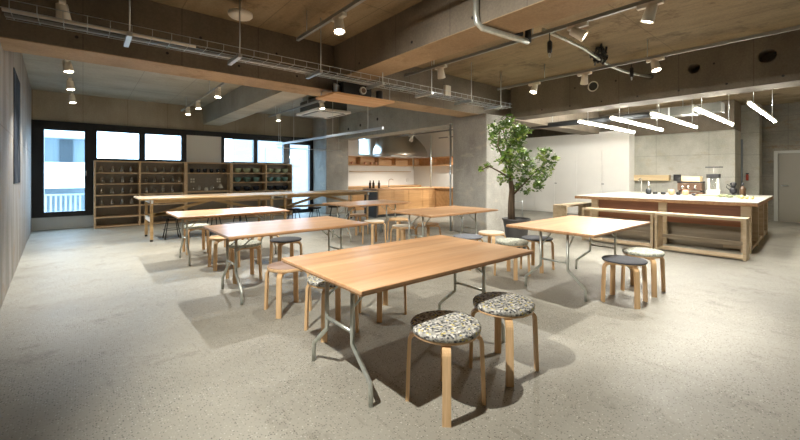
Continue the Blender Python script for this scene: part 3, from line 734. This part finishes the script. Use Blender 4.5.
# ------------------------------------------------------------------ kitchen beyond the columns
kc = thing('kitchen_counter', 'oak kitchen counter with panelled front beyond the columns', 'kitchen counter', (6.8,9.2,0))
MB().box((.03,.03,.08), (2.5,.66,.83)).build('carcass', M['ink'], kc)
for k in range(4): 
    p = MB().box((.06+k*.62,0,.09), (.06+k*.62+.612,.03,.83)).build('cabinet_door', M['cab'], kc)
MB().box((0,.0,.0), (.03,.66,.83)).build('end_panel', M['ink'], kc)
MB().box((2.5,-1.6,.08), (3.1,.66,.83)).build('return_cabinet', M['cab'], kc)
MB().bbox((-.03,-.03,.83), (3.13,.70,.87), .004).build('countertop', M['edge'], kc)
MB().bbox((2.45,-1.63,.83), (3.13,-.035,.87), .004).build('return_countertop', M['edge'], kc)
MB().box((.05,.05,.0), (2.5,.6,.08)).build('plinth', M['dark'], kc)
kb = thing('back_counter', 'back kitchen counter along the white kitchen wall', 'kitchen counter', (7.1,11.55,0))
MB().box((0,0,0), (3.74,.46,.84)).build('cabinet', M['cab'], kb); MB().bbox((0,-.03,.84), (3.74,.46,.88), .004).build('countertop', M['ply'], kb)
struct(MB().box((10.85,7.4,0), (10.95,12.2,CZ)).build('wall_kitchen_right', M['white']))
struct(MB().box((7.07,12.02,0), (8.05,12.18,CZ)).box((8.6,12.02,0), (10.85,12.18,CZ)).box((8.05,12.02,0), (8.6,12.18,2.05)).box((8.05,12.02,2.72), (8.6,12.18,CZ)).build('wall_kitchen_back', M['white']))
w = struct(thing('window_7', 'small bright window in the kitchen wall left of the extractor hood', 'window', (0,0,0)))
MB().box((8.05,12.06,2.05), (8.08,12.14,2.72)).box((8.57,12.06,2.05), (8.6,12.14,2.72)).box((8.08,12.06,2.05), (8.57,12.14,2.08)).box((8.08,12.06,2.69), (8.57,12.14,2.72)).build('window_frame', M['blind'], w)
MB().box((8.08,12.09,2.08), (8.57,12.10,2.69)).build('window_pane', M['glass'], w)
ks = thing('kitchen_shelf', 'long plywood box shelf on the kitchen wall below the hood', 'shelf', (7.07,11.72,1.655))
MB().box((0,0,0), (3.45,.30,.03)).build('shelf_board', M['ply'], ks); MB().box((0,0,.31), (3.45,.30,.34)).build('top_board', M['ply'], ks)
MB().box((0,.28,.03), (3.45,.30,.31)).build('back_board', M['ply'], ks)
for x in (.0,.85,1.7,2.55,3.42): MB().box((x,.01,.03), (x+.03,.28,.31)).build('divider', M['ply'], ks)
ks2 = thing('kitchen_shelf', 'plywood box shelf returning along the right kitchen wall', 'shelf', (10.55,7.45,1.655))
MB().box((0,0,0), (.30,4.27,.03)).build('shelf_board', M['ply'], ks2); MB().box((0,0,.31), (.30,4.27,.34)).build('top_board', M['ply'], ks2); MB().box((.28,0,.03), (.30,4.27,.31)).build('back_board', M['ply'], ks2)
for y in (0,1.1,2.2,3.2,4.2): MB().box((.01,y,.03), (.28,y+.03,.31)).build('divider', M['ply'], ks2)
sh = thing('kitchen_shelf', 'thin lower rail shelf under the plywood box shelf', 'shelf', (7.6,11.85,1.42))
MB().box((0,0,0), (2.95,.17,.02)).build('rail_board', M['bench'], sh)
for k, x in enumerate((7.35,7.62,7.95,8.2,8.5,8.72)):
    lathe_item('cup', 'small pale cup in the plywood kitchen shelf, %s from the left' % ords[k], 'cup', (x,11.85,1.685), [(.03,0),(.045,.02),(.05,.1),(.045,.1)], M['copper'], 'cups in the kitchen shelf', 12)
lathe_item('bottle', 'tall white bottle in the right kitchen wall shelf', 'bottle', (10.66,8.15,1.685), [(.04,0),(.045,.02),(.045,.14),(.015,.18),(.015,.22)], M['ceram'])
for k, (x, y) in enumerate(((6.95,9.75),(7.10,9.78),(7.30,9.75))):
    lathe_item('bottle', 'dark bottle standing at the left end of the kitchen counter, %s of three' % ('leftmost','middle one','rightmost')[k], 'bottle', (x,y,.87), [(.035,0),(.04,.01),(.04,.16),(.018,.2),(.018,.25)], M['bottleb'], 'bottles on the kitchen counter')
fc = thing('faucet', 'slim chrome faucet on the kitchen counter', 'faucet', (7.7,9.75,.87))
MB().tube([(0,0,0),(0,0,.24),(.02,-.02,.28),(.10,-.03,.29),(.16,-.03,.26)], .012, 8).build('spout', M['chrome'], fc); MB().cyl((0,0,0), (0,0,.06), .03, 10).build('base', M['chrome'], fc)
tag(MB().cyl((0,0,0), (0,-.02,0), .085, 24).build('wall_plate', M['ceram'], None, (10.5,12.02,1.08)), 'small round white plate fixed on the white kitchen back wall', 'plate')
hd = thing('extractor_hood', 'large brushed stainless extractor hood over the kitchen', 'hood', (9.3,11.0,1.99)); hd.scale = (.79,1,1)
a = [(-1.15,-.5,0),(1.15,-.5,0),(1.15,.6,0),(-1.15,.6,0)]; prof = []
b = MB()
vs = []
for k in range(9):
    t_ = k/8; s_ = 1 - .40*(t_**1.5); z = .10 + .75*t_
    if k == 0: vs += [(x,y,0) for x,y,_ in a]
    vs += [(x*s_, .6+(y-.6)*s_, z) for x,y,_ in a]
fs = [(3,2,1,0)]
for k in range(9):
    for i in range(4):
        j = (i+1) % 4; fs.append((k*4+i,k*4+j,k*4+4+j,k*4+4+i))
fs.append(tuple(range(36,40)))
b.add(vs, fs, True); b.build('canopy', M['hood'], hd)
MB().box((-1.17,-.52,-.03), (1.17,.6,.0)).build('rim', M['zinc'], hd); MB().box((-.55,-.05,.85), (.55,.6,1.29)).build('flue', M['hood'], hd)
pp = thing('kitchen_post', 'thin grey steel post rising from the kitchen counter', 'post', (8.9,9.0,.0)); MB().cyl((0,.0,.87), (0,.0,2.62), .02, 10).build('pole', M['steel'], pp)
pp = thing('corner_post', 'thin blue-grey conduit running up the bare column', 'conduit', (6.52,5.95,0)); MB().cyl((0,0,0), (0,0,2.5), .022, 8).build('pipe', M['zinc'], pp)

# ------------------------------------------------------------------ ceiling kit
# tracks
def track(x, y0, y1, z, lab, hang=()):
    t = thing('lighting_track', lab, 'track', (x,y0,z), 0, 'ceiling lighting tracks')
    MB().box((-.018,0,-.02), (.018,y1-y0,.02)).build('rail', M['trackm'], t)
    for y in hang: MB().cyl((0,y-y0,.02), (0,y-y0,CZ-z), .006, 6).build('hanger_rod', M['zinc'], t)
track(-.15, -1, 5.05, 3.0, 'grey lighting track over the left aisle before the cross beam', (1,3,4.6))
track(-.17, 5.7, 11.6, 3.0, 'grey lighting track over the left aisle beyond the cross beam', (7,9,11))
track(2.06, -1, 4.45, 3.0, 'grey lighting track above the nearest table', (.6,2.5,4.2))
track(2.0, 5.7, 11.4, 3.0, 'blue-lit lighting track above the left back tables', (6.5,8.5,10.8))
track(4.22, -1, 4.9, 3.0, 'grey lighting track right of the middle beam', (.6,2.5,4.2))
track(6.30, -1, 4.5, 3.0, 'long lighting track beside the right-hand holed beam', (.3,1.9,3.5))
track(4.15, 5.7, 10.9, 3.0, 'lighting track beside the ceiling air conditioner', (6.2,8.4,10.4))
def lamp(x, y, lab, aim=(0,0,-1), power=120, zt=2.98, on=True, col=(1,.955,.86), size=96):
    t = thing('track_spotlight', lab, 'spotlight', (x,y,zt), 0, 'white track spotlights')
    MB().box((-.025,-.11,-.04), (.025,.11,0)).build('adaptor', M['lampw'], t)
    MB().cyl((0,0,-.035), (0,0,-.075), .012, 8).build('stem', M['lampw'], t)
    d = Vector(aim).normalized(); q = d.to_track_quat('Z','Y').to_matrix().to_4x4(); c = Vector((0,0,-.10))
    MB().lathe([(.036,-.08),(.046,-.075),(.052,.0),(.062,.085),(.058,.088),(.053,.07)], c, 18, q).build('lamp_head', M['lampw'], t)
    MB().lathe([(.053,.072),(.053,.076)], c, 16, q).build('lens', M['emitw'] if on else M['ceram'], t)
    if on:
        l = bpy.data.lights.new('spot_beam', 'SPOT'); l.energy = power; l.color = col; l.spot_size = math.radians(size); l.spot_blend = .55; l.shadow_soft_size = .022
        o = bpy.data.objects.new('spot_beam', l); C.objects.link(o); o.parent = t
        o.location = c + d*.095; o.rotation_euler = d.to_track_quat('-Z','Y').to_euler()
    return t
PW = 200
lamp(-.10,1.66,'white spotlight on the left aisle track, out at the left of the nearest table',(1.1,.12,-1),PW*2.8,size=106)
lamp(-.15,4.90,'white spotlight close before the cross beam at upper left',(.1,0,-1),0,on=False)
lamp(-.17,7.3,'white spotlight on the left back track, nearest of three',(.15,-.2,-1),PW*1.3)
lamp(-.17,8.8,'white spotlight on the left back track, middle of three',(.1,-.2,-1),PW*1.0)
lamp(-.17,10.4,'white spotlight on the left back track, farthest of three',(.1,-.2,-1),PW*.8)
lamp(2.06,3.45,'bright spotlight on the track above the nearest table, shining down',(-.1,-.25,-1),PW*.35)
lamp(2.0,5.85,'spotlight above the second left table, just behind the cross beam',(-.1,-.1,-1),PW*1.5)
lamp(2.0,7.85,'bright spotlight above the left back table, nearest of its three',(-.1,-.2,-1),PW*1.6)
lamp(2.0,9.5,'spotlight on the left back ceiling track, middle of three',(0,-.2,-1),PW*.5)
lamp(2.0,10.6,'spotlight on the left back ceiling track, farthest of three',(0,-.2,-1),PW*.3)
lamp(4.22,4.05,'white spotlight turned away at the corner of the middle beam',(.4,.2,-1),PW*.8)
lamp(4.22,1.95,'white spotlight tilted right, beside the hanging black plug',(.35,-.75,-.55),PW*.3)
lamp(4.22,1.25,'white spotlight at the top right edge, pointing straight down',(0,.32,-1),PW*1.9,size=84)
lamp(6.30,3.70,'glaring spotlight on the right-hand track, leftmost of three',(-.45,.05,-1),PW)
lamp(6.30,2.80,'white spotlight on the right-hand track beside the ringed hole, turned to the cupboard',(.45,.3,-1),PW*.6,size=90)
lamp(6.30,1.80,'glaring spotlight on the right-hand track, rightmost of three',(-.2,-.25,-1),PW)
lamp(4.15,7.7,'spotlight beside the ceiling air conditioner',(0,-.25,-1),PW*.9)
lamp(4.15,10.2,'spotlight beyond the ceiling air conditioner',(0,-.2,-1),PW*.5)
# kitchen spotlights
for k, (x, y) in enumerate(((8.3,7.6),(8.3,9.3),(9.8,8.3))):
    lamp(x,y,'kitchen spotlight beneath the hood ducts, %s of three' % ('left one','back one','right one')[k],(.1,.5,-1),PW*1.3,zt=2.6)
tk = thing('lighting_track', 'lighting track hung across the kitchen', 'track', (8.3,7.0,2.62), 0, 'ceiling lighting tracks')
MB().box((-.018,0,-.02), (.018,3.2,.02)).build('rail', M['trackm'], tk); MB().box((1.48,0,-.02), (1.52,2.5,.02)).build('side_rail', M['trackm'], tk)
for y in (.3,2.8): MB().cyl((0,y,.02), (0,y,CZ-2.62), .006, 6).build('hanger_rod', M['zinc'], tk)

# low hung rail between workbench and kitchen
lr = thing('hanging_rail', 'slim zinc rail hung low above the back tables', 'rail', (4.40,5.75,2.2))
MB().box((-.02,0,-.025), (.02,5.2,.025)).build('rail', M['zinc'], lr)
for y in (.5,1.9,4.0,4.9): MB().cyl((0,y,.02), (0,y,CZ-2.2), .006, 6).build('hanger_rod', M['zinc'], lr)
lr = thing('hanging_rail', 'thin wire rail crossing before the far column', 'rail', (4.4,10.9,2.10))
MB().cyl((0,0,0), (2.2,0,0), .012, 6).build('bar', M['zinc'], lr); MB().cyl((0.05,0,0), (0.05,0,CZ-2.1), .006, 6).cyl((2.1,0,0), (2.1,0,CZ-2.1), .006, 6).build('hanger_rod', M['zinc'], lr)

# cable tray
ct = thing('cable_tray', 'galvanised wire cable tray hung along the cross beam', 'cable tray', (0,4.30,2.63))
g = MB()
for y, z in ((0,.07),(.30,.07),(0,0),(.30,0),(.10,0),(.20,0)): g.tube([(-.5,y,z),(6.5,y,z)], .004, 5)
x = -.45
while x < 6.5:
    g.tube([(x,0,.075),(x,0,0),(x,.30,0),(x,.30,.075)], .003, 4); x += .16
g.build('wire_basket', M['zinc'], ct)
for x in (-.62+.95*0,.33,1.31,2.29,3.27,4.25,5.23,6.1):
    if x < -.5: continue
    MB().box((x-.02,-.04,-.045), (x+.02,.36,-.005)).build('support_arm', M['zinc'], ct)
    MB().cyl((x,-.02,-.01), (x,-.02,CZ-2.63), .007, 6).build('hanger_rod', M['zinc'], ct)
cb = thing('conduit_bundle', 'pale conduits and cables lying in the wire tray', 'cables', (0,4.36,2.64))
for k, (y, r, x1) in enumerate(((.02,.014,.9),(.07,.012,6.3),(.14,.016,6.4),(.2,.010,3.3))): MB().tube([(-.5,y,0),(x1*.5,y+.01,.004),(x1,y,0)], r, 6).build('conduit', (M['lampw'],M['darkm'],M['trackm'],M['zinc'])[k], cb)
# white round ceiling fitting above tray
sd = thing('smoke_detector', 'round white detector hanging near the ceiling above the tray', 'detector', (1.36,4.42,3.10))
MB().lathe([(.05,-.03),(.11,-.02),(.13,.0),(.13,.03),(.10,.045)], n=28).build('body', M['lampw'], sd); MB().cyl((0,0,.045), (0,0,CZ-3.10), .008, 6).build('stem', M['zinc'], sd)

# projector board
pb = thing('projector_shelf', 'plywood platform hung under the beam, carrying the projector', 'shelf', (3.28,4.98,2.46))
MB().box((-.55,-.28,0), (.55,.28,.03)).build('board', M['ply'], pb)
for x in (-.48,.48):
    for y in (-.24,.24): MB().cyl((x,y,.03), (x,y,.14 if y > 0 else .31), .008, 6).build('hanger_rod', M['zinc'], pb)
pj_ = thing('projector', 'black projector on the hanging plywood platform', 'projector', (3.16,4.90,2.49))
MB().bbox((-.26,-.15,.0), (.26,.17,.19), .015).build('body', M['dark'], pj_)
MB().cyl((.08,-.15,.085), (.08,-.185,.085), .055, 20).build('lens_ring', M['lampw'], pj_); MB().cyl((.08,-.18,.085), (.08,-.19,.085), .038, 20).build('lens', M['brownmetal'], pj_)
tag(MB().lathe([(.05,0),(.055,.01),(.055,.13),(.05,.14)], n=18).build('speaker', M['dark'], None, (3.60,4.80,2.49)), 'black cylindrical speaker at the right end of the projector platform', 'speaker')
tag(MB().box((-.10,-.01,0), (.10,.01,.13), Matrix.Rotation(.5, 4, 'Z')).build('metal_plate', M['zinc'], None, (2.84,4.80,2.49)), 'small grey metal plate at the left end of the projector platform', 'plate')

# ceiling cassette
ac = thing('air_conditioner', 'white square cassette air conditioner hung from the back ceiling', 'air conditioner', (4.77,8.78,2.86))
MB().bbox((-.40,-.52,.06), (.40,.52,.34), .01).build('housing', M['acdark'], ac)
MB().bbox((-.47,-.60,.0), (.47,.60,.06), .01).build('face_panel', M['ac'], ac)
MB().box((-.28,-.38,-.012), (.28,.38,.0)).build('intake_grille', M['ac'], ac)
for a_, b_ in (((-.40,-.45,-.004),(-.34,.45,.0)),((.34,-.45,-.004),(.40,.45,.0)),((-.30,-.53,-.004),(.30,-.47,.0)),((-.30,.47,-.004),(.30,.53,.0))): MB().box(a_,b_).build('air_slot', M['acdark'], ac)
for x in (-.35,.35):
    for y in (-.45,.45): MB().cyl((x,y,.34), (x,y,CZ-2.86), .008, 6).build('hanger_rod', M['zinc'], ac)

# conduits under the ceiling
cp = thing('conduit_pipe', 'grey bent pipe coming down the middle beam and under it', 'pipe', (0,0,0))
MB().tube([(2.915,2.33,3.28),(2.915,2.33,2.86),(2.92,2.32,2.78),(2.97,2.30,2.735),(3.2,2.25,2.72),(3.45,2.22,2.72),(3.62,2.2,2.72)], .03, 10).build('pipe', M['steel'], cp)
MB().box((3.42,2.18,2.75), (3.50,2.26,2.82)).build('pipe_clamp', M['darkm'], cp)
MB().cyl((3.62,2.2,2.71), (3.62,2.2,2.85), .035, 10).build('end_coupling', M['darkm'], cp)
cp = thing('flexible_conduit', 'grey flexible conduit crossing to the hole in the right beam', 'pipe', (0,0,0))
MB().tube([(4.5,2.52,3.16),(5.0,2.52,3.17),(5.6,2.51,3.16),(6.15,2.50,3.10),(6.5,2.49,3.06),(6.9,2.42,3.03),(7.15,2.30,2.99),(7.5,2.2,2.99)], .024, 8).build('conduit', M['steel'], cp)
jb = thing('cable_bundle', 'dark tangle of cables tied beneath the ceiling above the right track', 'cables', (6.12,2.49,3.13))
g = MB()
for k in range(9):
    a0 = random.uniform(0,6.28)
    g.tube([(random.uniform(-.12,.12)+.13*math.cos(a0+q*.9), .11*math.sin(a0+q*1.1), random.uniform(-.10,.14)) for q in range(6)], .014, 5)
g.build('cables', M['dark'], jb)
for x, y, z0, z1, lab in ((4.22,2.28,2.98,2.72,'black plug hanging on a short cord left of the tilted spotlight'),(6.34,2.12,2.98,2.76,'black plug hanging under the right-hand track before the holed beam')):
    h = thing('hanging_plug', lab, 'plug', (x,y,z1))
    MB().cyl((0,0,.16), (0,0,z0-z1), .006, 6).build('cord', M['dark'], h)
    MB().lathe([(.012,.02),(.026,.03),(.028,.15),(.012,.17)], n=12).build('plug_body', M['dark'], h)
    MB().tube([(.02*math.cos(t_),0,.0+.025*math.sin(t_)) for t_ in [2*PI*k/10 for k in range(10)]], .006, 5, True).build('loop', M['zinc'], h)
tag(MB().bbox((-.08,-.06,0), (.08,0,.21), .006).build('junction_box', M['lampw'], None, (5.46,5.1,2.84)), 'white rectangular box fixed to the cross beam behind the wire tray', 'box')

# ------------------------------------------------------------------ world, camera, view
wd = bpy.data.worlds.new('sky'); bpy.context.scene.world = wd; wd.use_nodes = True
bg = wd.node_tree.nodes['Background']; bg.inputs[0].default_value = (.50,.75,1.0,1); bg.inputs[1].default_value = 12.0
cam = bpy.data.cameras.new('camera'); co = bpy.data.objects.new('camera', cam); C.objects.link(co)
co.location = (0,0,1.31); co.rotation_euler = (PI/2,0,-math.radians(40))
cam.sensor_width = 36; cam.sensor_fit = 'HORIZONTAL'; cam.lens = 17.0; cam.shift_y = -(220-174.5)/800; cam.clip_start = .05
sc = bpy.context.scene; sc.camera = co
vs_ = sc.view_settings; vs_.view_transform = 'Standard'; vs_.look = 'None'; vs_.gamma = 1; vs_.use_curve_mapping = False; vs_.exposure = 0.0
